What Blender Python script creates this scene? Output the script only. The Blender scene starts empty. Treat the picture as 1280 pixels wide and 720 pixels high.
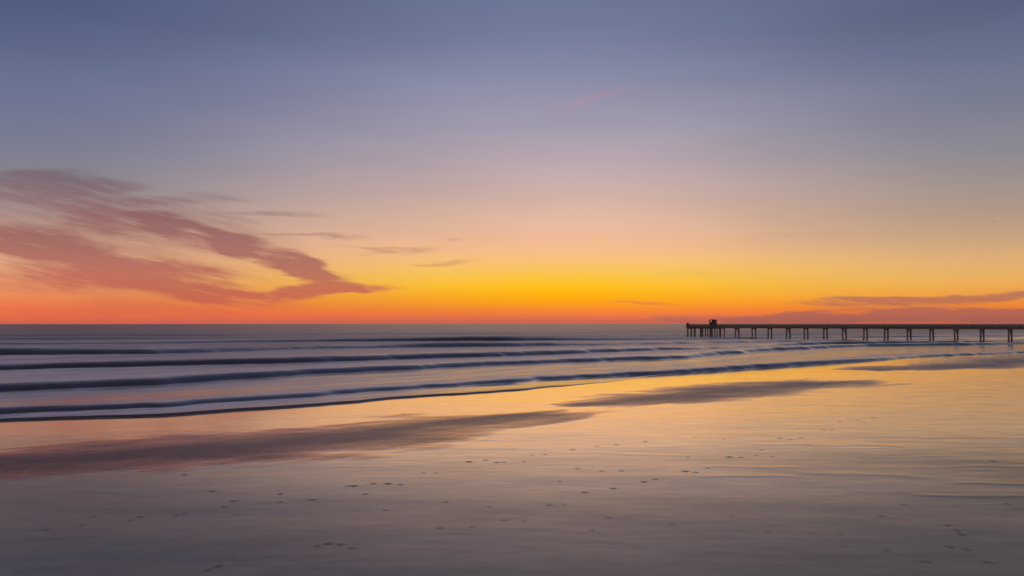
import bpy, bmesh, math, random
import numpy as np
from mathutils import Vector, Matrix

random.seed(7)
S = bpy.context.scene
COL = S.collection
R = math.radians

# ------------------------------------------------------------------ camera
F = 1005.0                      # focal length in pixels of the 1280 px wide photograph
H = 6.0                         # eye height above the sea
PITCH = math.atan(45.0 / F)
cam = bpy.data.cameras.new('camera')
cam.sensor_width = 36.0
cam.lens = 36.0 * F / 1280.0
cam.clip_start = 0.1
cam.clip_end = 100000.0
co = bpy.data.objects.new('camera', cam)
COL.objects.link(co)
co.location = (0, 0, H)
co.rotation_euler = (math.pi / 2 + PITCH, 0, 0)
S.camera = co

def ray(px, py):
    x, y, z = (px - 640.0) / F, 1.0, (360.0 - py) / F
    c, s = math.cos(PITCH), math.sin(PITCH)
    return x, y * c - z * s, y * s + z * c

def ground(px, py, h=H):
    x, y, z = ray(px, py)
    k = -h / z
    return x * k, y * k

def angles(px, py):
    x, y, z = ray(px, py)
    return math.degrees(math.atan2(x, y)), math.degrees(math.atan2(z, math.hypot(x, y)))

# shore frame: s runs along the shore (away to the right), t runs out to sea
Q = math.sqrt(0.5)
def to_st(x, y): return (x + y) * Q, (y - x) * Q
def to_xy(s, t): return (s - t) * Q, (s + t) * Q

def line(pts):
    st = sorted(to_st(*ground(a, b)) for a, b in pts)
    s = np.array([p[0] for p in st]); t = np.array([p[1] for p in st])
    return lambda q: np.interp(q, s, t)

# ------------------------------------------------------------------ numpy noise
def vnoise(x, y, seed):
    x = np.asarray(x, dtype=np.float64); y = np.asarray(y, dtype=np.float64)
    xi = np.floor(x).astype(np.int64); yi = np.floor(y).astype(np.int64)
    fx = x - xi; fy = y - yi
    fx = fx * fx * fx * (fx * (fx * 6 - 15) + 10); fy = fy * fy * fy * (fy * (fy * 6 - 15) + 10)
    def h(a, b):
        n = (a * 374761393 + b * 668265263 + seed * 982451653) & 0x7fffffff
        n = ((n ^ (n >> 13)) * 1274126177) & 0x7fffffff
        n = n ^ (n >> 16)
        return (n & 0xffff) / 65535.0
    a = h(xi, yi); b = h(xi + 1, yi); c = h(xi, yi + 1); d = h(xi + 1, yi + 1)
    return (a + (b - a) * fx) * (1 - fy) + (c + (d - c) * fx) * fy - 0.5

def fbm(x, y, seed, o=3):
    r = 0; a = 1.0
    for k in range(o):
        r = r + a * vnoise(x, y, seed + k * 17); x = x * 2.03 + 5.1; y = y * 2.03 - 3.7; a *= .5
    return r

def sstep(a, b, x):
    u = np.clip((x - a) / (b - a), 0, 1)
    return u * u * (3 - 2 * u)

# ------------------------------------------------------------------ node helpers
class NT:
    def __init__(self, nt): self.nt = nt; self.L = nt.links
    def node(self, typ, **kw):
        n = self.nt.nodes.new(typ)
        for k, v in kw.items(): setattr(n, k, v)
        return n
    def put(self, sock, v):
        if isinstance(v, bpy.types.NodeSocket): self.L.new(v, sock)
        else: sock.default_value = v
    def m(self, op, a, b=0.0, c=None, clamp=False):
        n = self.node('ShaderNodeMath', operation=op); n.use_clamp = clamp
        self.put(n.inputs[0], a); self.put(n.inputs[1], b)
        if c is not None: self.put(n.inputs[2], c)
        return n.outputs[0]
    def mapr(self, v, a, b, c=0.0, d=1.0, smooth=True):
        n = self.node('ShaderNodeMapRange')
        if smooth: n.interpolation_type = 'SMOOTHSTEP'
        self.put(n.inputs['Value'], v)
        for k, q in zip(('From Min', 'From Max', 'To Min', 'To Max'), (a, b, c, d)): self.put(n.inputs[k], q)
        return n.outputs['Result']
    def mix(self, f, a, b, mode='MIX'):
        n = self.node('ShaderNodeMix', data_type='RGBA'); n.blend_type = mode
        self.put(n.inputs[0], f); self.put(n.inputs[6], a); self.put(n.inputs[7], b)
        return n.outputs[2]
    def xyz(self, x, y, z=0.0):
        n = self.node('ShaderNodeCombineXYZ')
        self.put(n.inputs[0], x); self.put(n.inputs[1], y); self.put(n.inputs[2], z)
        return n.outputs[0]
    def noise(self, vec, scale=1.0, detail=3.0, rough=.5, out='Fac'):
        n = self.node('ShaderNodeTexNoise')
        self.put(n.inputs['Vector'], vec); n.inputs['Scale'].default_value = scale
        n.inputs['Detail'].default_value = detail; n.inputs['Roughness'].default_value = rough
        return n.outputs[out]
    def ramp(self, fac, stops):
        n = self.node('ShaderNodeValToRGB'); cr = n.color_ramp
        stops = sorted(stops)
        while len(cr.elements) < len(stops): cr.elements.new(0.5)
        for i, (p, c) in enumerate(stops): cr.elements[i].position = p
        for i, (p, c) in enumerate(stops): cr.elements[i].color = c
        self.put(n.inputs[0], fac)
        return n.outputs[0]

def lin(c, k=1.0):
    return tuple(((v / 255.0) / 12.92 if v / 255.0 <= .04045 else ((v / 255.0 + .055) / 1.055) ** 2.4) * k for v in c) + (1.0,)

# ------------------------------------------------------------------ sky
W = bpy.data.worlds.new('World'); S.world = W; W.use_nodes = True
nt = W.node_tree; nt.nodes.clear(); N = NT(nt)
tc = N.node('ShaderNodeTexCoord'); sep = N.node('ShaderNodeSeparateXYZ')
nt.links.new(tc.outputs['Generated'], sep.inputs[0])
X, Y, Z = sep.outputs
DEG = 180 / math.pi
el = N.m('MULTIPLY', N.m('ARCSINE', Z), DEG)
az = N.m('MULTIPLY', N.m('ARCTAN2', X, Y), DEG)

def epos(e): return (max(e, -2) + 2) / 92.0       # elevation -2..90 deg to 0..1
u = N.m('DIVIDE', N.m('ADD', N.m('MAXIMUM', el, -2.0), 2.0), 92.0)
def skyramp(samples, tail, px=660):
    st = [(epos(angles(px, y)[1]), lin(c)) for y, c in samples]
    st += [(epos(e), lin(c)) for e, c in tail]
    return N.ramp(u, st)
mid = skyramp([(404, (190, 100, 86)), (400, (218, 108, 82)), (395, (236, 118, 72)), (388, (248, 136, 50)), (379, (253, 160, 26)), (368, (254, 180, 10)), (358, (255, 192, 26)),
               (346, (254, 198, 66)), (333, (253, 197, 104)), (312, (250, 193, 142)), (285, (236, 187, 158)), (250, (214, 180, 168)),
               (210, (191, 170, 175)), (160, (166, 158, 176)), (100, (142, 144, 171)), (50, (121, 128, 160)), (0, (107, 117, 151))],
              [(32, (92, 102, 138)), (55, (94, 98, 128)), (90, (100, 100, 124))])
left = skyramp([(404, (188, 94, 82)), (401, (222, 106, 78)), (394, (236, 113, 72)), (385, (238, 118, 74)), (372, (236, 136, 86)), (350, (233, 160, 112)), (325, (226, 170, 134)),
                (295, (204, 161, 140)), (260, (168, 148, 144)), (220, (138, 134, 144)), (170, (121, 125, 148)), (100, (106, 114, 146)),
                (50, (93, 103, 138)), (0, (80, 91, 127))],
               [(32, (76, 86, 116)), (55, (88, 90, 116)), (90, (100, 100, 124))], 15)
right = skyramp([(404, (176, 96, 82)), (397, (220, 112, 72)), (385, (242, 128, 54)), (372, (245, 158, 64)), (350, (242, 180, 96)), (325, (230, 179, 120)),
                 (295, (202, 165, 130)), (260, (178, 154, 138)), (220, (156, 144, 142)), (170, (138, 137, 150)), (100, (116, 122, 146)),
                 (50, (102, 110, 138)), (0, (89, 98, 127))],
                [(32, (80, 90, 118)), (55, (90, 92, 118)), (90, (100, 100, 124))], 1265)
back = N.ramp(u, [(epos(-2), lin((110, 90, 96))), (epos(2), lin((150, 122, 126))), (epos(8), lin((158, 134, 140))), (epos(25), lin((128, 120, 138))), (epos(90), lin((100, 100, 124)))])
sky = N.mix(N.mapr(az, 4.0, -34.0), mid, left)
sky = N.mix(N.mapr(az, 3.0, 34.0), sky, right)
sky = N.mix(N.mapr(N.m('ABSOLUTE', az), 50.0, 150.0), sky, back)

# clouds: soft bodies placed by azimuth and elevation, torn by stretched noise
wv = N.xyz(N.m('MULTIPLY', az, .16), N.m('MULTIPLY', el, .85))
nz = N.node('ShaderNodeTexNoise'); nt.links.new(wv, nz.inputs['Vector']); nz.inputs['Scale'].default_value = 1.0
nz.inputs['Detail'].default_value = 5.0; nz.inputs['Roughness'].default_value = .52
sc = N.node('ShaderNodeSeparateColor'); nt.links.new(nz.outputs['Color'], sc.inputs[0])
waz = N.m('ADD', az, N.m('MULTIPLY', N.m('SUBTRACT', sc.outputs[0], .5), 4.0))
wel = N.m('ADD', el, N.m('MULTIPLY', N.m('SUBTRACT', sc.outputs[1], .5), 1.5))
streak = N.noise(N.xyz(N.m('MULTIPLY', az, .35), N.m('MULTIPLY', N.m('ADD', el, N.m('MULTIPLY', az, .20)), 2.6), 3.3), 1.0, 6.0, .62)

def blob(x0, y0, x1, y1, w, dens=1.0):
    """soft streak from pixel (x0,y0) to (x1,y1), half width w pixels, as directions in the sky"""
    a0, e0 = angles(x0, y0); a1, e1 = angles(x1, y1)
    ca, ce = (a0 + a1) / 2, (e0 + e1) / 2
    L = math.hypot(a1 - a0, e1 - e0) / 2; th = math.atan2(e1 - e0, a1 - a0)
    c, s = math.cos(th), math.sin(th); wd = math.degrees(w / F)
    da = N.m('SUBTRACT', waz, ca); de = N.m('SUBTRACT', wel, ce)
    uu = N.m('MULTIPLY_ADD', da, c / L, N.m('MULTIPLY', de, s / L))
    vv = N.m('MULTIPLY_ADD', da, -s / wd, N.m('MULTIPLY', de, c / wd))
    r = N.m('MULTIPLY_ADD', uu, uu, N.m('MULTIPLY', vv, vv))
    return N.m('MULTIPLY', N.m('SUBTRACT', 1.0, r), dens, clamp=True)

def cloudset(bl, gain, lo=.0, hi=1.45):
    acc = None
    for b in bl:
        v = blob(*b)
        acc = v if acc is None else N.m('ADD', acc, v)
    acc = N.m('MULTIPLY', acc, N.m('MULTIPLY_ADD', streak, 2.3, -.20, clamp=False))
    return N.mapr(acc, lo, hi, 0.0, gain)

dense = cloudset([
    (30, 262, 260, 292, 21, 1.3), (150, 268, 330, 318, 20, 1.3), (240, 290, 425, 345, 19, 1.5), (330, 318, 455, 360, 18, 1.15), (340, 366, 440, 362, 15, 1.6), (380, 356, 500, 362, 7, .9),
    (-60, 285, 130, 312, 22, 1.3), (-40, 300, 230, 350, 30, 1.4), (80, 318, 330, 366, 24, 1.4), (120, 350, 400, 384, 15, 1.2),
    (-80, 340, 170, 362, 15, .9), (330, 356, 480, 364, 6, 1.1), (300, 368, 420, 372, 10, .9)], .9)
veil = cloudset([(-120, 262, 330, 285, 42, 1.0), (-60, 330, 380, 352, 50, 1.1), (-60, 225, 200, 235, 26, .8), (-100, 392, 420, 392, 16, .9), (-100, 225, 140, 230, 13, 1.0), (180, 262, 420, 330, 30, .8)], .42)
thin = cloudset([
    (-90, 222, 190, 230, 14, 1.9), (-40, 248, 260, 254, 12, 1.2), (200, 250, 350, 248, 9, .6), (240, 268, 440, 270, 5, .8),
    (300, 295, 470, 295, 3.2, .9), (390, 308, 560, 308, 4, .8), (500, 330, 610, 326, 4.5, .8), (560, 304, 582, 300, 3, .6), (420, 360, 520, 356, 4, .9), (440, 315, 560, 311, 4, .7),
    (900, 296, 1100, 292, 4, .25), (820, 342, 920, 343, 5, .3), (730, 379, 860, 380, 3.4, .9)], .72)
low = cloudset([
    (960, 381, 1300, 374, 8, 1.3), (1090, 375, 1400, 366, 6, 1.2), (1210, 366, 1400, 364, 7, .6), (780, 401, 1160, 396, 9, 1.2),
    (880, 396, 1500, 390, 9, 1.2), (960, 399, 1700, 396, 10, 1.2)], .8, .02, 1.3)
pinkm = cloudset([(705, 136, 790, 106, 9, .9), (660, 146, 740, 130, 10, .4)], .42)

ccol = N.ramp(N.m('DIVIDE', el, 15.0), [(0.0, lin((206, 96, 80))), (.10, lin((206, 102, 82))), (.20, lin((192, 108, 92))), (.32, lin((166, 106, 100))),
                                        (.48, lin((144, 98, 100))), (.60, lin((124, 102, 112))), (.8, lin((118, 112, 134)))])
lcol = N.ramp(N.m('DIVIDE', el, 5.0), [(0.0, lin((158, 94, 88))), (.25, lin((180, 106, 90))), (.5, lin((182, 120, 100))), (.8, lin((186, 136, 110)))])
sky = N.mix(veil, sky, ccol)
sky = N.mix(thin, sky, ccol)
sky = N.mix(dense, sky, ccol)
sky = N.mix(low, sky, lcol)
sky = N.mix(pinkm, sky, lin((196, 142, 160)))
# faint large scale unevenness of the air
un = N.noise(N.xyz(N.m('MULTIPLY', az, .05), N.m('MULTIPLY', el, .25), 9.0), 1.0, 2.0, .5)
sky = N.mix(1.0, sky, N.xyz(*[N.mapr(un, .3, .7, .965, 1.035)] * 3), 'MULTIPLY')

nish = N.node('ShaderNodeTexSky', sky_type='NISHITA')
nish.sun_disc = False; nish.sun_elevation = R(-2.5); nish.sun_rotation = R(2.3)
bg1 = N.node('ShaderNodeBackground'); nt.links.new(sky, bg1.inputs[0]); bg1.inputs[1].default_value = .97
bg2 = N.node('ShaderNodeBackground'); nt.links.new(nish.outputs[0], bg2.inputs[0]); bg2.inputs[1].default_value = .012
ad = N.node('ShaderNodeAddShader'); wo = N.node('ShaderNodeOutputWorld')
nt.links.new(bg1.outputs[0], ad.inputs[0]); nt.links.new(bg2.outputs[0], ad.inputs[1]); nt.links.new(ad.outputs[0], wo.inputs[0])

# the sun has just set: only a faint warm afterglow is left of it
sl = bpy.data.lights.new('sun', 'SUN'); sl.energy = .004; sl.angle = R(25); sl.color = (1.0, .62, .32)
so = bpy.data.objects.new('sun', sl); COL.objects.link(so)
d = Vector((math.sin(R(2.3)) * math.cos(R(2)), math.cos(R(2.3)) * math.cos(R(2)), math.sin(R(2))))
so.rotation_euler = d.to_track_quat('Z', 'Y').to_euler(); so.location = (0, 0, 40)

# ------------------------------------------------------------------ mesh helpers
def grid_object(name, Xs, Ys, Zs, mat, attrs=None):
    nr, nc = Xs.shape
    me = bpy.data.meshes.new(name)
    v = np.stack([Xs, Ys, Zs], -1).reshape(-1, 3).astype(np.float32)
    i = np.arange(nr * nc, dtype=np.int32).reshape(nr, nc)
    f = np.stack([i[:-1, :-1], i[:-1, 1:], i[1:, 1:], i[1:, :-1]], -1).reshape(-1, 4)
    e = v[f[0]]
    if np.cross(e[1] - e[0], e[2] - e[0])[2] < 0: f = f[:, ::-1]
    nf = len(f)
    me.vertices.add(len(v)); me.vertices.foreach_set('co', v.ravel())
    me.loops.add(nf * 4); me.loops.foreach_set('vertex_index', f.ravel().astype(np.int32))
    me.polygons.add(nf); me.polygons.foreach_set('loop_start', np.arange(0, nf * 4, 4, dtype=np.int32))
    me.update(calc_edges=True)
    me.polygons.foreach_set('use_smooth', np.ones(nf, dtype=bool))
    for k, a in (attrs or {}).items():
        at = me.attributes.new(k, 'FLOAT', 'POINT'); at.data.foreach_set('value', a.ravel().astype(np.float32))
    me.update(); me.validate()
    o = bpy.data.objects.new(name, me); COL.objects.link(o); me.materials.append(mat)
    return o

def material(name):
    m = bpy.data.materials.new(name); m.use_nodes = True
    t = NT(m.node_tree); b = m.node_tree.nodes['Principled BSDF']
    return m, t, b

def attr(t, n):
    a = t.node('ShaderNodeAttribute'); a.attribute_name = n; return a.outputs['Fac']

def spacing(*segs):
    """segs: (start, stop, step) joined"""
    out = []
    for a, b, st in segs: out += list(np.arange(a, b, st))
    return out

# ------------------------------------------------------------------ wave lines (read off the photograph)
edge_small = line([(0, 526), (200, 519.5), (400, 505.5), (529, 495.5), (650, 488), (715, 482)])
W1 = line([(0, 519), (200, 509), (400, 495), (529, 484.5), (709, 474), (860, 466), (1057, 453), (1171, 445.6), (1290, 441)])
W2 = line([(0, 490), (200, 482), (400, 468.5), (615, 457), (860, 447.5), (958, 439), (1089, 433.0), (1290, 430)])
W3 = line([(0, 463.5), (200, 458), (400, 453), (615, 446), (860, 437), (1000, 431.2), (1290, 426.6)])
W4 = line([(0, 445), (200, 443), (400, 436), (520, 434.5), (651, 433), (860, 429.6), (1000, 427), (1290, 423.5)])
W5 = line([(0, 430.6), (200, 429.5), (400, 427), (651, 425.8), (860, 424.3), (1290, 420.0)])

# shoreline: the small swash edge on the left runs into the first wave's edge farther along
def shore(s):
    a = edge_small(s); b = W1(s)
    sc = .9 * fbm(s / 8, s * 0, 141, 3) + .35 * fbm(s / 2.2, s * 0, 142, 2); a = a + sc; b = b + sc * .4
    return np.where(s < 62, a, a + (b - .6 - a) * sstep(62, 84, s))

# ------------------------------------------------------------------ sea
sa = list(-np.geomspace(40000, 60, 34)) + spacing((-40, 20, 1.0), (20, 110, .45), (110, 260, .8), (260, 420, 1.6), (420, 900, 6)) + list(np.geomspace(900, 60000, 44))
sa = np.array(sorted(set(np.round(sa, 4))))
sh = shore(sa)
def wob(s, amp, L, seed): return amp * fbm(s / L, s * 0 + seed, seed)
lines = [sh,
         W1(sa) + wob(sa, 1.4, 17, 3) + wob(sa, .5, 3, 31),
         W2(sa) + wob(sa, 1.8, 22, 5) + wob(sa, .7, 5, 32),
         W3(sa) + wob(sa, 3.0, 30, 7) + wob(sa, 1.0, 6, 33),
         W4(sa) + wob(sa, 4.0, 40, 9) + wob(sa, 1.2, 8, 34),
         W5(sa) + wob(sa, 7, 50, 11),
         W5(sa) + 90 + wob(sa, 9, 60, 13), W5(sa) + 200 + wob(sa, 9, 70, 15)]
for k in range(1, len(lines)): lines[k] = np.maximum(lines[k], lines[k - 1] + (.35 if k == 1 else 3))
#          height, front width
hf = [(.09, .4), (.42, 1.6), (.62, 2.6), (.76, 3.5), (1.05, 6.5), (.75, 6.5), (.45, 8), (.45, 9)]
amp = []
for k, (h, w) in enumerate(hf):
    a = 1 + .75 * fbm(sa / (26 + 12 * k), sa * 0 + k * 3.3, 40 + k)
    amp.append(h * np.clip(a, .55, 1.5))
# first wave thins out along the far shore; swell stands up before it breaks off the middle of the picture
amp[1] *= 1 - .35 * sstep(100, 190, sa)
amp[0] *= 1 - .85 * sstep(48, 70, sa)
amp[4] *= (.55 + .65 * (1 - sstep(50, 125, sa)) + 1.15 * np.exp(-((sa - 146) / 22) ** 2))
amp[5] *= (.8 + 1.2 * np.exp(-((sa - 185) / 35) ** 2))
rows_t, rows_z, rows_f, rows_face = [], [], [], []
under = [(-2.2, -.30), (-.5, -.10), (0.0, -.015)]
for dt, z in under:
    rows_t.append(sh + dt); rows_z.append(sa * 0 + z); rows_f.append(sa * 0 + .2); rows_face.append(sa * 0)
for k in range(len(lines)):
    a, (h0, w) = amp[k], hf[k]
    t0 = lines[k]; nxt = lines[k + 1] if k + 1 < len(lines) else t0 + 120
    gap = np.maximum(nxt - t0 - w, .2)
    wk = np.minimum(w, .4 * (nxt - t0))
    base = 0.0
    for q in (.06, .18, .32, .46, .6, .74, .88, 1.0):
        prof = 1 - (1 - q) ** 1.9
        rows_t.append(t0 + wk * q); rows_z.append(base + a * prof * (1 if k else 1.0)); rows_f.append(sa * 0 + (.0 if k in (0, 6, 7) else .85 * max(0, (q - .42) / .58) ** 1.3)); rows_face.append(sa * 0 + 1)
    fr = np.concatenate([np.linspace(.04, .86, 15), [.9, .94, .97, .99]])
    for q in fr:
        tt = t0 + wk + gap * q
        dec = np.exp(-gap * q / (w * 2.6)) * (1 - q)
        z = a * dec + (.012 if k < 1 else .0)
        # foam: thin behind the crest, thickest in the flat water in front of the next breaker
        f = (.88 * math.exp(-q * 5) + .42 + .12 * q) if 0 < k < 6 else .12 + .1 * q
        if k == 0: f = .6 * (1 - sstep(20, 58, sa))
        rows_t.append(tt); rows_z.append(z); f = f * (.6 if k == 1 else 1.0)
        rows_f.append(sa * 0 + f); rows_face.append(sa * 0)
last = rows_t[-1]
for g in np.geomspace(8, 50000, 46):
    rows_t.append(last + g); rows_z.append(sa * 0); rows_f.append(sa * 0 + .06 * math.exp(-g / 300)); rows_face.append(sa * 0)
T = np.array(rows_t); Zs = np.array(rows_z); FO = np.array(rows_f); FA = np.array(rows_face)
SS = np.broadcast_to(sa, T.shape).copy()
# long low swell offshore
offs = sstep(260, 500, T) * (1 - sstep(3000, 9000, T))
Zs = Zs + offs * .25 * np.sin(T / 14.0 + 2.5 * fbm(SS / 180, T / 90, 77))
near = (1 - sstep(300, 600, T)) * sstep(1, 8, T - sh)
Zs = Zs + near * (.05 * fbm(SS / 5, T / 1.8, 78) + .02 * fbm(SS / 1.6, T / .9, 79, 2))
FO = np.clip(FO * (1 + 1.1 * fbm(SS / 28, T / 5, 80, 4)) * (1 - .5 * FA), 0, 1)
FO = np.clip(FO * (1 + .7 * (1 - sstep(20, 75, SS)) * (T < 330)), 0, 1)
FO = FO * (1 - .25 * sstep(80, 190, SS) * (T < 300))
XX, YY = to_xy(SS, T)

ms, t, b = material('sea_water')
geo = t.node('ShaderNodeNewGeometry')
sp = t.node('ShaderNodeSeparateXYZ'); t.L.new(geo.outputs['Position'], sp.inputs[0])
px_, py_ = sp.outputs[0], sp.outputs[1]
ls = t.m('MULTIPLY', t.m('ADD', px_, py_), Q); lt = t.m('MULTIPLY', t.m('SUBTRACT', py_, px_), Q)
foam = attr(t, 'foam')
fn = t.noise(t.xyz(t.m('MULTIPLY', ls, .10), t.m('MULTIPLY', lt, .75)), 1.0, 6.0, .62)
fm = t.m('MULTIPLY', foam, t.mapr(fn, .32, .64, .45, 1.5), clamp=True)
t.put(b.inputs['Base Color'], t.mix(fm, t.mix(t.mapr(lt, 150.0, 400.0), (.030, .015, .010, 1), (.052, .022, .030, 1)), (.97, .84, .76, 1)))
t.put(b.inputs['Roughness'], t.m('MULTIPLY_ADD', fm, .30, t.mapr(lt, 60.0, 230.0, .10, .30)))
t.put(b.inputs['IOR'], t.mapr(lt, 62.0, 100.0, 1.75, 1.36))
hn = t.noise(t.xyz(t.m('MULTIPLY', ls, .35), t.m('MULTIPLY', lt, .9)), 1.0, 5.0, .6)
hn2 = t.noise(t.xyz(t.m('MULTIPLY', ls, .05), t.m('MULTIPLY', lt, .14), 4.0), 1.0, 3.0, .5)
bp = t.node('ShaderNodeBump'); bp.inputs['Distance'].default_value = 1.0; t.put(bp.inputs['Strength'], t.mapr(lt, 58.0, 280.0, .035, .50))
t.put(bp.inputs['Height'], t.m('MULTIPLY_ADD', hn2, .9, t.m('MULTIPLY', hn, .22)))
t.L.new(bp.outputs[0], b.inputs['Normal'])
sea = grid_object('sea', XX, YY, Zs, ms, {'foam': FO})
sea['kind'] = 'structure'

# ------------------------------------------------------------------ beach
ss = np.array(sorted(set(np.round(list(-np.geomspace(50000, 30, 30)) + spacing((-28, -8, .5), (-8, 110, .1), (110, 190, .5), (190, 420, 2)) + list(np.geomspace(420, 60000, 34)), 4))))
tt = np.array(sorted(set(np.round(list(-np.geomspace(50000, 14, 34)) + spacing((-13, -4, .5), (-4, 62, .1), (62, 66, .2), (66, 96, 1.5)) + [110, 140, 180], 4))))
SG, TG = np.meshgrid(ss, tt)
XG, YG = to_xy(SG, TG)
shg = np.broadcast_to(shore(ss), SG.shape)
dsh = shg - TG                                       # metres up the beach from the water's edge
ZG = np.where(dsh > 0, .0040 * np.minimum(dsh, 70), .02 * np.maximum(dsh, -60)) - .012
ZG = ZG + sstep(75, 140, dsh) * 2.4 * (1 + .5 * fbm(SG / 20, TG / 14, 12))
inb = sstep(2, 9, dsh) * (1 - sstep(200, 400, np.abs(SG)))
# low undulations left by the ebb, longer across the view than along it
ZG = ZG + inb * (.016 * fbm(XG / 9, YG / 3.2, 50, 2) + .0036 * fbm(XG / 2.2, YG / .9, 52, 2) + .0016 * fbm(XG / .8, YG / .45, 53, 2))
ripz = sstep(8, 26, XG) * (1 - sstep(36, 48, YG)) * sstep(14, 18, YG)
ZG = ZG + ripz * .018 * fbm(XG / 3.2 + 4, YG / .85, 54, 2)
# crests of the faint ripple lines on the right
for (x0, x1, y0, w, hgt) in [(935, 1140, 560, .35, .010), (880, 1000, 585, .3, .010), (1000, 1150, 598, .3, .010), (880, 1010, 599, .22, .008), (1020, 1110, 562, .2, .007),
                             (1150, 1290, 550, .3, .008), (1180, 1290, 586, .25, .010), (1150, 1290, 626, .25, .014), (1190, 1290, 610, .22, .012), (700, 860, 570, .2, .006)]:
    (xa, ya), (xb, yb) = ground(x0, y0), ground(x1, y0 + 1.5)
    uu = np.clip((XG - xa) / (xb - xa), -1, 2)
    yy = ya + (yb - ya) * uu + .9 * fbm(XG / 4, XG * 0 + y0, 60)
    ZG = ZG + hgt * sstep(-.1, .15, uu) * (1 - sstep(.85, 1.1, uu)) * np.exp(-((YG - yy) / w) ** 2)

# footprints and scuffs pressed into the wet sand
marks = [(716,560,1.2),(681,566,1),(665,567,.8),(746,556,1),(771,554,1),(807,550,1.1),(975,546.5,1.3),(1001,546,1),(952,561,1),(912,570,1.5),(966,570,.9),(945,568,.7),
         (857,588,1.5),(805,601,1.3),(767,609,1.2),(731,614,1.1),(687,630,1.3),(704,629,.8),(1040,536,1),(1030,536,1),(1050,526,1),(1072,524,.9),(1092,521,1),(1082,527,.8),
         (1047,506,.8),(1065,505,.8),(1082,506,.8),(1100,501,.8),(1115,499,.8),(1135,497,.8),(1160,489,.8),(885,584,1),(777,587,1),(722,584,1),(752,587,.9),(915,644,.9),
         (1130,631,1.1),(1102,645,1.1),(1202,669,1.4),(1188,685,1.3),(1157,703,1.3),(1196,664,1.2),(1242,576,1.2),(1260,630,1.1),(586,575,1.5),(621,576,1.3),(530,589,.8),(545,589,.8),
         (485,603,1.4),(442,606,1.6),(434,606,1),(350,616,1.1),(350,626,1.1),(292,625,1.5),(280,632,1.1),(265,612,.9),(457,616,.9),(390,623,1.1),(482,636,1.2),(297,641,.8),
         (220,642,1.1),(230,640,1),(175,644,1.2),(162,649,1),(117,643,1),(102,655,1.1),(57,660,1.1),(410,679,1.7),(425,680,1.2),(396,682,1.1),(272,707,1.4),(260,711,1.1),
         (557,626,1),(612,632,1),(630,649,1),(590,657,1),(550,659,1),(230,591,1.2),(640,560,.7),(655,575,.8),(700,600,.8),(840,655,.8),(655,650,.9),(760,646,.8),(740,662,.8),
         (1063,637,.7),(1050,668,.8),(960,664,.8),(1185,657,1.2),(1210,688,1.1),(1235,704,1.2),(1110,690,.9),(860,570,.7),(905,548,.7),(870,545,.7),(1010,555,.7),(1020,515,.8),(990,530,.7)]
rs = np.random.RandomState(5)
prints = []
for (a, c, k) in marks:
    k *= .95 if c < 625 else .68
    gx, gy = ground(a, c, H - .18); dd = math.hypot(gx, gy)
    prints.append((gx, gy, k, rs.uniform(-.5, .5)))
    if k >= 1.15:
        q = rs.uniform(.45, .8)
        prints.append((gx + q * rs.uniform(.5, 1), gy + rs.uniform(-.5, .5), k * .75, rs.uniform(-.7, .7)))
# two people's steps crossing the beach, and stray small scuffs
for j in range(0):
    a, c = rs.uniform(20, 1270), 535 + 185 * rs.uniform(0, 1) ** 1.3
    gx, gy = ground(a, c, H - .18); prints.append((gx, gy, rs.uniform(.3, .55), rs.uniform(-1.5, 1.5)))
scuff = np.zeros_like(ZG)
for (gx, gy, k, rot) in prints:
    s0, t0 = to_st(gx, gy)
    i0, i1 = np.searchsorted(ss, [s0 - 1.6, s0 + 1.6]); j0, j1 = np.searchsorted(tt, [t0 - 1.6, t0 + 1.6])
    if i1 - i0 < 3 or j1 - j0 < 3: continue
    xs = XG[j0:j1, i0:i1] - gx; ys = YG[j0:j1, i0:i1] - gy
    c, s = math.cos(rot), math.sin(rot)
    la, lb = .07 * k + .02, .08 * k + .02
    ua = (xs * c + ys * s) / la; ub = (-xs * s + ys * c) / lb
    r2 = ua ** 2 + ub ** 2
    ZG[j0:j1, i0:i1] += min(1.0, .25 + gy / 60) * k * (-.024 * np.exp(-r2) + .004 * np.exp(-(np.sqrt(r2) - 1.9) ** 2 / .35))
    scuff[j0:j1, i0:i1] = np.maximum(scuff[j0:j1, i0:i1], np.exp(-r2 / 1.6))

# areas of wind-ruffled, rougher sand that hold no mirror film
def lane(pts, Xq, Yq):
    """pts: (px, py centre, half height px); returns mask in plan"""
    c = [(*ground(a, b_, H - .1), abs(ground(a, b_ - w, H - .1)[1] - ground(a, b_ + w, H - .1)[1]) / 2) for a, b_, w in pts]
    st = [(*to_st(x, y), w * Q * 1.05) for x, y, w in c]
    st.sort()
    s_ = np.array([p[0] for p in st]); t_ = np.array([p[1] for p in st]); w_ = np.array([p[2] for p in st])
    s_q, t_q = to_st(Xq, Yq)
    s_q = s_q + 5.0 * fbm(s_q / 12, t_q / 2.0, 90, 4)
    t_q = t_q + 2.4 * fbm(s_q / 14, t_q / 4.0, 92, 5) + .9 * fbm(s_q / 3.5, t_q / .8, 97, 3)
    ww = np.interp(s_q, s_, w_, left=0, right=0) + 1e-3
    r = np.abs(t_q - np.interp(s_q, s_, t_)) / ww
    return (1 - sstep(.08, 1.65, r + .55 * fbm(Xq / 8, Yq / 1.8, 98, 3))) * sstep(s_[0] - .5, s_[0] + 3, s_q) * (1 - sstep(s_[-1] - 6, s_[-1] + .5, s_q))
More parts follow.
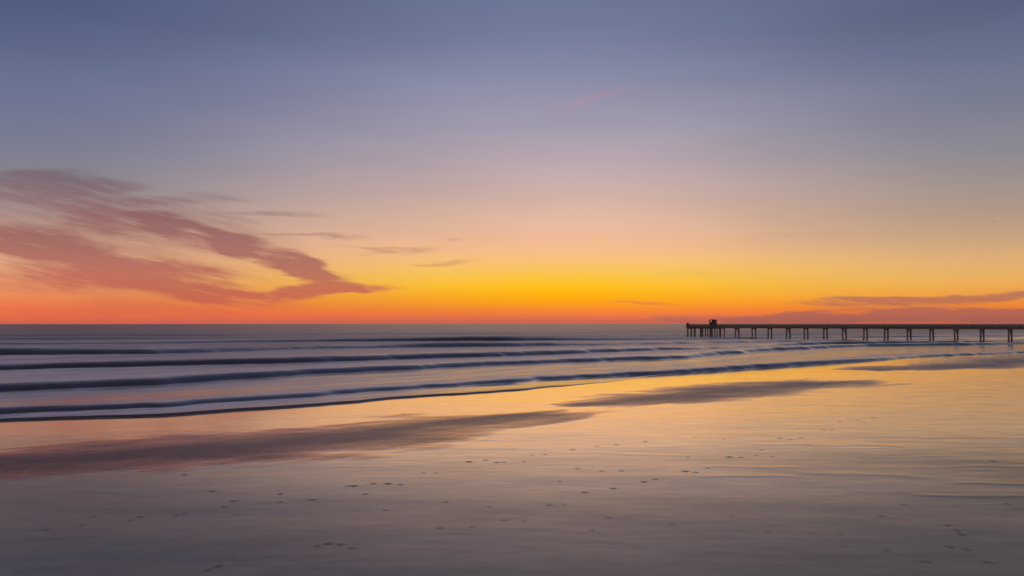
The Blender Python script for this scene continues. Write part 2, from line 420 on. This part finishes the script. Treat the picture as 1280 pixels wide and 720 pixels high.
ruff = np.maximum.reduce([
    lane([(-200, 606, 22), (0, 580, 25), (160, 569, 24), (320, 556, 20), (450, 543, 17), (560, 527, 11), (640, 520, 7), (735, 512, 3)], XG, YG),
    lane([(690, 504, 2), (780, 500, 5), (860, 491, 6.5), (950, 483, 6), (1020, 479, 5), (1080, 475, 3)], XG, YG),
    lane([(1070, 462, 1.5), (1130, 460, 3), (1200, 458, 3.4), (1260, 452, 4), (1330, 447, 4), (1500, 440, 4)], XG, YG)])
ruff = ruff * sstep(.2, 1.2, dsh)
# the beach dries slowly towards the land; a foreground light falloff is added on top
dry_dim = sstep(30, 60, dsh + 6 * fbm(SG / 14, TG / 9, 95)) 
dry_dim = np.maximum(dry_dim, 1 - sstep(20, 43, YG + 5 * fbm(XG / 16, YG / 5, 96) - 9 * sstep(-2, -20, XG) * 1.0 - 6 * sstep(8, 24, XG)))  # near sand and corners dimmed, a vignette built into the mirror strength
dry_dim = np.clip(dry_dim + .5 * sstep(12, 30, XG) * (1 - sstep(20, 42, YG)) , 0, 1)  # extra dimming painted into the near right corner

mb, t, b = material('wet_sand')
geo = t.node('ShaderNodeNewGeometry')
sp = t.node('ShaderNodeSeparateXYZ'); t.L.new(geo.outputs['Position'], sp.inputs[0])
px_, py_ = sp.outputs[0], sp.outputs[1]
ru, dr, scf = attr(t, 'ruffled'), attr(t, 'dry_and_dimmed'), attr(t, 'scuff')
pos = t.xyz(px_, py_, 0.0)
g1 = t.noise(pos, 1.3, 5.0, .6); g2 = t.noise(pos, 60.0, 3.0, .6)
gl = t.noise(t.xyz(t.m('MULTIPLY', px_, .22), t.m('MULTIPLY', py_, .75), 2.0), 1.0, 5.0, .6)
basec = t.mix(t.mapr(g1, .3, .7), (.078, .061, .048, 1), (.108, .084, .064, 1))
basec = t.mix(t.mapr(g2, .35, .65, 0.0, .35), basec, (.06, .046, .034, 1))
basec = t.mix(t.m('MULTIPLY', scf, .35), basec, (.070, .048, .034, 1))
t.put(b.inputs['Base Color'], basec)
b.inputs['IOR'].default_value = 1.55
glv = t.mapr(gl, .35, .68)
rg = t.m('MULTIPLY_ADD', dr, .14, t.m('MULTIPLY_ADD', glv, .06, .20))
rg = t.m('MULTIPLY_ADD', ru, .20, t.m('MULTIPLY_ADD', scf, .2, rg))
t.put(b.inputs['Roughness'], rg)
b.inputs['Specular IOR Level'].default_value = .25
# ripples: fine on the film, stronger where ruffled
h1 = t.noise(t.xyz(t.m('MULTIPLY', px_, .9), t.m('MULTIPLY', py_, 2.6), 1.0), 1.0, 4.0, .55)
h2 = t.noise(t.xyz(t.m('MULTIPLY', px_, 2.5), t.m('MULTIPLY', py_, 5.0), 7.0), 1.0, 4.0, .6)
hh = t.m('MULTIPLY_ADD', t.m('MULTIPLY', h2, .26), ru, t.m('MULTIPLY', h1, .004))
hh = t.m('ADD', hh, t.m('MULTIPLY', g2, .0004))
bp = t.node('ShaderNodeBump'); bp.inputs['Distance'].default_value = 1.0; bp.inputs['Strength'].default_value = 1.0
t.put(bp.inputs['Height'], hh); t.L.new(bp.outputs[0], b.inputs['Normal'])
# silty water film over the sand: warm mirror, sharp by the sea, broader and patchier as the beach drains
gl_ = t.node('ShaderNodeBsdfGlossy'); gl_.distribution = 'GGX'
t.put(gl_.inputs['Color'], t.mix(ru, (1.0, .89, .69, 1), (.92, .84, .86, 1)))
up = attr(t, 'upbeach')
fr = t.m('MULTIPLY_ADD', up, .09, t.m('MULTIPLY_ADD', glv, .04, .055))
t.put(gl_.inputs['Roughness'], t.m('MULTIPLY_ADD', ru, .16, t.m('MULTIPLY_ADD', scf, .2, fr)))
t.L.new(bp.outputs[0], gl_.inputs['Normal'])
fz = t.node('ShaderNodeFresnel'); fz.inputs['IOR'].default_value = 1.5; t.L.new(bp.outputs[0], fz.inputs['Normal'])
mirror_fac = t.m('MULTIPLY', fz.outputs[0], t.m('MULTIPLY_ADD', dr, -1.15, 1.95), clamp=True)  # mirror stronger than real Fresnel, cut back by drying and the added foreground dimming
mirror_fac = t.m('MULTIPLY', mirror_fac, t.m('MULTIPLY', t.m('MULTIPLY_ADD', ru, -.42, 1.0), t.m('MULTIPLY_ADD', scf, -.28, 1.0)))
mirror_fac = t.m('MULTIPLY', mirror_fac, t.mapr(t.noise(t.xyz(t.m('MULTIPLY', px_, .5), t.m('MULTIPLY', py_, 1.4), 5.0), 1.0, 6.0, .65), .3, .7, .88, 1.08))
mx = t.node('ShaderNodeMixShader'); t.L.new(mirror_fac, mx.inputs[0]); t.L.new(b.outputs[0], mx.inputs[1]); t.L.new(gl_.outputs[0], mx.inputs[2])
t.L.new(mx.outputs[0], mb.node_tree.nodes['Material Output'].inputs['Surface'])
beach = grid_object('beach', XG, YG, ZG, mb, {'ruffled': ruff, 'dry_and_dimmed': dry_dim, 'scuff': scuff, 'upbeach': sstep(5, 40, dsh)})
beach['kind'] = 'structure'

# ------------------------------------------------------------------ pier
def wood(name, c1, c2):
    m, t, b = material(name)
    tcn = t.node('ShaderNodeTexCoord')
    mp = t.node('ShaderNodeMapping'); t.L.new(tcn.outputs['Object'], mp.inputs[0]); mp.inputs['Scale'].default_value = (1.2, 6, 1.5)
    n = t.noise(mp.outputs[0], 1.5, 6.0, .65)
    t.put(b.inputs['Base Color'], t.mix(t.mapr(n, .3, .7), c1, c2))
    b.inputs['Roughness'].default_value = .85
    bp = t.node('ShaderNodeBump'); bp.inputs['Distance'].default_value = .02; t.put(bp.inputs['Height'], n); t.L.new(bp.outputs[0], b.inputs['Normal'])
    return m
m_pile = wood('weathered_pile', (.22, .16, .14, 1), (.34, .26, .22, 1))
m_deck = wood('weathered_deck', (.14, .115, .09, 1), (.24, .20, .155, 1))
m_rail = wood('weathered_rail', (.09, .08, .06, 1), (.17, .15, .115, 1))
m_wall = wood('painted_board', (.09, .05, .045, 1), (.13, .075, .062, 1))
m_roof = wood('shingle_roof', (.06, .038, .03, 1), (.11, .07, .05, 1))

P_near = Vector((*ground(1262, 427.6), 0)); P_far = Vector((*ground(862, 421.2), 0))
DIR = (P_far - P_near).normalized(); ang = math.atan2(DIR.y, DIR.x)
LEN = (P_far - P_near).length

class MB:
    def __init__(self): self.bm = bmesh.new()
    def box(self, c, s, bev=0.0, rot=None):
        r = bmesh.ops.create_cube(self.bm, size=1.0)
        vs = r['verts']; bmesh.ops.scale(self.bm, vec=s, verts=vs)
        if bev:
            es = list({e for v in vs for e in v.link_edges})
            rr = bmesh.ops.bevel(self.bm, geom=es, offset=bev, segments=1, affect='EDGES')
            vs = list({v for f in rr['faces'] for v in f.verts} | {v for v in vs if v.is_valid})
        if rot: bmesh.ops.rotate(self.bm, cent=(0, 0, 0), matrix=rot, verts=vs)
        bmesh.ops.translate(self.bm, vec=c, verts=vs); return self
    def bar(self, a, b_, w, h):
        a, b_ = Vector(a), Vector(b_); d_ = b_ - a
        q = d_.to_track_quat('X', 'Z').to_matrix()
        return self.box((a + b_) / 2, (d_.length, w, h), rot=q)
    def pile(self, a, b_, r0, r1, seg=10, rings=5, seed=0):
        a, b_ = Vector(a), Vector(b_); rr = random.Random(seed); prev = None
        for i in range(rings + 1):
            f = i / rings; c = a.lerp(b_, f) + Vector((rr.uniform(-.02, .02), rr.uniform(-.02, .02), 0)) * (0 < i < rings); r = r0 + (r1 - r0) * f
            ring = [self.bm.verts.new(c + Vector((math.cos(k * 2 * math.pi / seg) * r, math.sin(k * 2 * math.pi / seg) * r, 0))) for k in range(seg)]
            if prev:
                for k in range(seg): self.bm.faces.new((prev[k], prev[(k + 1) % seg], ring[(k + 1) % seg], ring[k]))
            else: self.bm.faces.new(ring[::-1])
            prev = ring
        self.bm.faces.new(prev); return self
    def build(self, name, mat, parent=None, smooth=False):
        me = bpy.data.meshes.new(name); self.bm.to_mesh(me); self.bm.free()
        if smooth:
            for p in me.polygons: p.use_smooth = True
        me.materials.append(mat)
        o = bpy.data.objects.new(name, me); COL.objects.link(o)
        if parent: o.parent = parent
        return o

# local frame of the pier: x along it towards its seaward end, origin at the bent nearest the frame's right edge
pier = bpy.data.objects.new('pier', None); COL.objects.link(pier)
pier.location = P_near; pier.rotation_euler = (0, 0, ang)
pier['label'] = 'long dark wooden pier on paired piles running out over the sea at right'
pier['category'] = 'pier'
BENT = 8.3
HEAD = 17.5                      # length of the wider pier head
X0 = -6 * BENT                   # it goes on to the land beyond the frame
XE = LEN + .6
HW = 1.75                        # half width of the walkway
TOP = 6.0                        # top of the handrail
D1 = TOP - 1.05                  # deck surface
DK = .30

body = XE - HEAD
# decking boards in one mesh
m = MB(); x = X0
while x < body - .1:
    m.box((x + .45, 0, D1 - .035), (.88, HW * 2 + .2, .07)); x += .9
x = body
while x < XE:
    m.box((x + .45, -1.0, D1 - .035), (.88, HW * 2 + 3.2, .07)); x += .9
m.build('deck', m_deck, pier)
for y in (-1.5, 0, 1.5):
    MB().box(((X0 + XE) / 2, y, D1 - .072 - .35), (XE - X0, .18, .70)).build('stringer', m_deck, pier)
# railings
def railing(pts, seed):
    m = MB()
    for a, b_ in zip(pts[:-1], pts[1:]):
        a, b_ = Vector(a), Vector(b_); n = max(1, round((b_ - a).length / 2.07)); d_ = (b_ - a) / n
        dirv = (b_ - a).normalized()
        m.bar(a + Vector((0, 0, 1.03)) , b_ + Vector((0, 0, 1.03)), .16, .05)
        for z, h in ((.88, .17), (.67, .17), (.46, .17), (.25, .17), (.04, .17)):
            m.bar(a + Vector((0, 0, z)), b_ + Vector((0, 0, z)), .05, h)
        for i in range(n + 1):
            p = a + d_ * i
            m.box((p.x, p.y, .40), (.11, .11, 1.2), rot=None)
    for v in m.bm.verts: v.co.z += D1 - .02
    return m.build('railing', m_rail, pier)
yL, yS = HW - .02, -HW - 2.6 + .05
railing([(X0, yL, 0), (XE - .1, yL, 0)], 1)
railing([(X0, -HW + .02, 0), (body, -HW + .02, 0)], 2)
railing([(body + .12, -HW - .1, 0), (body + .12, yS + .06, 0), (XE - .1, yS + .06, 0), (XE - .1, yL - .1, 0)], 3)

# bents: pairs of piles, a cap beam, low bracing
rng = random.Random(3)
nb = 0; xb = 0.0
bents = []
while xb < body - 3: bents.append(xb); xb += BENT
bents += [-BENT * k for k in range(1, 6)]
for i, xb in enumerate(sorted(bents)):
    jx = rng.uniform(-.25, .25)
    for y in (-1.2, 1.2):
        s_ = 1 if y > 0 else -1
        MB().pile((xb + jx + rng.uniform(-.06, .06), y + s_ * rng.uniform(.02, .16), -3.0), (xb + jx, y, D1 - 1.0), .33, .29, seed=i * 7 + int(y)).build('pile', m_pile, pier, True)
    MB().box((xb + jx, 0, D1 - .95), (.36, 3.5, .34), .03).build('cap_beam', m_pile, pier)
    mbr = MB()
    if xb < 40 or i % 3 == 0:
        # knee braces under the cap on the stretch nearest the land
        mbr.bar((xb + jx + .24, -1.1, D1 - 2.5), (xb + jx + .24, -.1, D1 - .85), .07, .2)
        mbr.bar((xb + jx + .24, 1.1, D1 - 2.5), (xb + jx + .24, .1, D1 - .85), .07, .2)
        mbr.bar((xb + jx - .24, -1.15, D1 - 3.4), (xb + jx - .24, 1.15, D1 - 1.0), .07, .2)
        mbr.build('brace', m_pile, pier)
    else: mbr.bm.free()
# pier head: denser, sturdier piles
for i, (xb, ys) in enumerate([(XE - .6, (-3.9, -1.2, 1.3)), (XE - 4.4, (-3.9, 1.3)), (XE - 6.6, (-3.9, -.4)), (XE - 9.2, (-3.9, 1.3)), (XE - 12.0, (-3.9, -1.2, 1.3)), (XE - 14.6, (-3.9, 1.3)), (XE - 17.2, (-3.9, -1.2, 1.3))]):
    for y in ys:
        r = .42 if i == 0 else .29
        MB().pile((xb + rng.uniform(-.1, .1), y + rng.uniform(-.1, .1), -3.5), (xb, y, D1 - 1.0), r, r * .88, seed=90 + i).build('pile', m_pile, pier, True)
    MB().box((xb, -1.3, D1 - .95), (.36, 6.2, .34), .03).build('cap_beam', m_pile, pier)
# a post block at the very end
for y in (1.4,):
    MB().box((XE - .75, y, D1 + .80), (.9, .7, 1.6), .05).build('end_post', m_wall, pier)
# small shelter on the head
hx = XE - 13.6
hm = MB().box((hx, -.6, D1 + .95), (2.5, 2.3, 1.90), .03)
for a in (-1.1, 1.1):
    for c in (-1.6, .4): hm.box((hx + a, c, D1 + 2.30), (.26, .26, .84))
hm.box((hx - .35, -.6, D1 + 2.30), (1.1, 1.5, .82))
hut = hm.build('shelter', m_wall, pier)
rf = bmesh.new()
def hip(bm, cx, cy, z0, z1, lx, ly, k):
    lo = [bm.verts.new((cx + a * lx, cy + b_ * ly, z0)) for a, b_ in ((-1, -1), (1, -1), (1, 1), (-1, 1))]
    md = [bm.verts.new((cx + a * lx, cy + b_ * ly, z0 + .12)) for a, b_ in ((-1, -1), (1, -1), (1, 1), (-1, 1))]
    hi = [bm.verts.new((cx + a * lx * k, cy + b_ * ly * k, z1)) for a, b_ in ((-1, -1), (1, -1), (1, 1), (-1, 1))]
    bm.faces.new(lo[::-1]); bm.faces.new(hi)
    for q in range(4):
        r = (q + 1) % 4
        bm.faces.new((lo[q], lo[r], md[r], md[q])); bm.faces.new((md[q], md[r], hi[r], hi[q]))
mm = MB(); hip(mm.bm, hx, -.6, D1 + 2.715, D1 + 3.15, 1.55, 1.45, .3); mm.build('roof', m_roof, hut)
mm = MB(); mm.box((hx, -1.83, D1 + 1.35), (1.2, .06, .8)); mm.build('window', m_rail, hut)
mm = MB(); mm.box((hx + 1.33, -.6, D1 + 1.03), (.06, .9, 2.0)); mm.build('door', m_deck, hut)

# ------------------------------------------------------------------ a gull far off in the sky
mg, t, b = material('gull_feather')
t.put(b.inputs['Base Color'], t.mix(t.noise(t.node('ShaderNodeTexCoord').outputs['Object'], 6.0), (.10, .09, .085, 1), (.22, .2, .19, 1)))
b.inputs['Roughness'].default_value = .8
bm = bmesh.new()
prof = [(-.24, .006, 0), (-.20, .035, 0), (-.08, .055, 0), (.05, .06, 0), (.14, .042, .008), (.19, .036, .02), (.235, .026, .02), (.27, .006, .012)]
prev = None
for (x, r, z) in prof:
    ring = [bm.verts.new((x, math.cos(k * math.pi / 4) * r, z + math.sin(k * math.pi / 4) * r * .85)) for k in range(8)]
    if prev:
        for k in range(8): bm.faces.new((prev[k], prev[(k + 1) % 8], ring[(k + 1) % 8], ring[k]))
    else: bm.faces.new(ring[::-1])
    prev = ring
bm.faces.new(prev)
for sgn in (-1, 1):
    secs = [(.03, .10, -.07, .03), (.22, .11, -.05, .12), (.38, .07, -.06, .13), (.60, -.05, -.12, .06)]
    pr = None
    for (y, xf, xr, z) in secs:
        q = [bm.verts.new((xf, y * sgn, z)), bm.verts.new(((xf + xr) / 2, y * sgn, z + .012)), bm.verts.new((xr, y * sgn, z)), bm.verts.new(((xf + xr) / 2, y * sgn, z - .008))]
        if pr:
            for k in range(4): bm.faces.new((pr[k], pr[(k + 1) % 4], q[(k + 1) % 4], q[k]))
        pr = q
    bm.faces.new(pr)
tl = [bm.verts.new(p) for p in ((-.20, -.02, .006), (-.20, .02, .006), (-.33, .06, .004), (-.33, -.06, .004), (-.20, -.02, -.006), (-.20, .02, -.006), (-.33, .06, -.002), (-.33, -.06, -.002))]
for f in ((0, 1, 2, 3), (7, 6, 5, 4), (0, 4, 5, 1), (1, 5, 6, 2), (2, 6, 7, 3), (3, 7, 4, 0)): bm.faces.new([tl[k] for k in f])
bmesh.ops.recalc_face_normals(bm, faces=bm.faces)
me = bpy.data.meshes.new('bird'); bm.to_mesh(me); bm.free(); me.materials.append(mg)
for p in me.polygons: p.use_smooth = True
bird = bpy.data.objects.new('bird', me); COL.objects.link(bird)
x, y, z = ray(1241.5, 276.5); k = 170
bird.location = (x * k, y * k, H + z * k); bird.rotation_euler = (R(12), R(-4), R(70))
bird['label'] = 'tiny distant bird flying in the pale sky high above the pier'
bird['category'] = 'bird'

# ------------------------------------------------------------------ render settings
S.render.engine = 'CYCLES'
S.view_settings.view_transform = 'Standard'; S.view_settings.look = 'None'
S.view_settings.exposure = 0.0; S.view_settings.gamma = 1.0; S.view_settings.use_curve_mapping = False
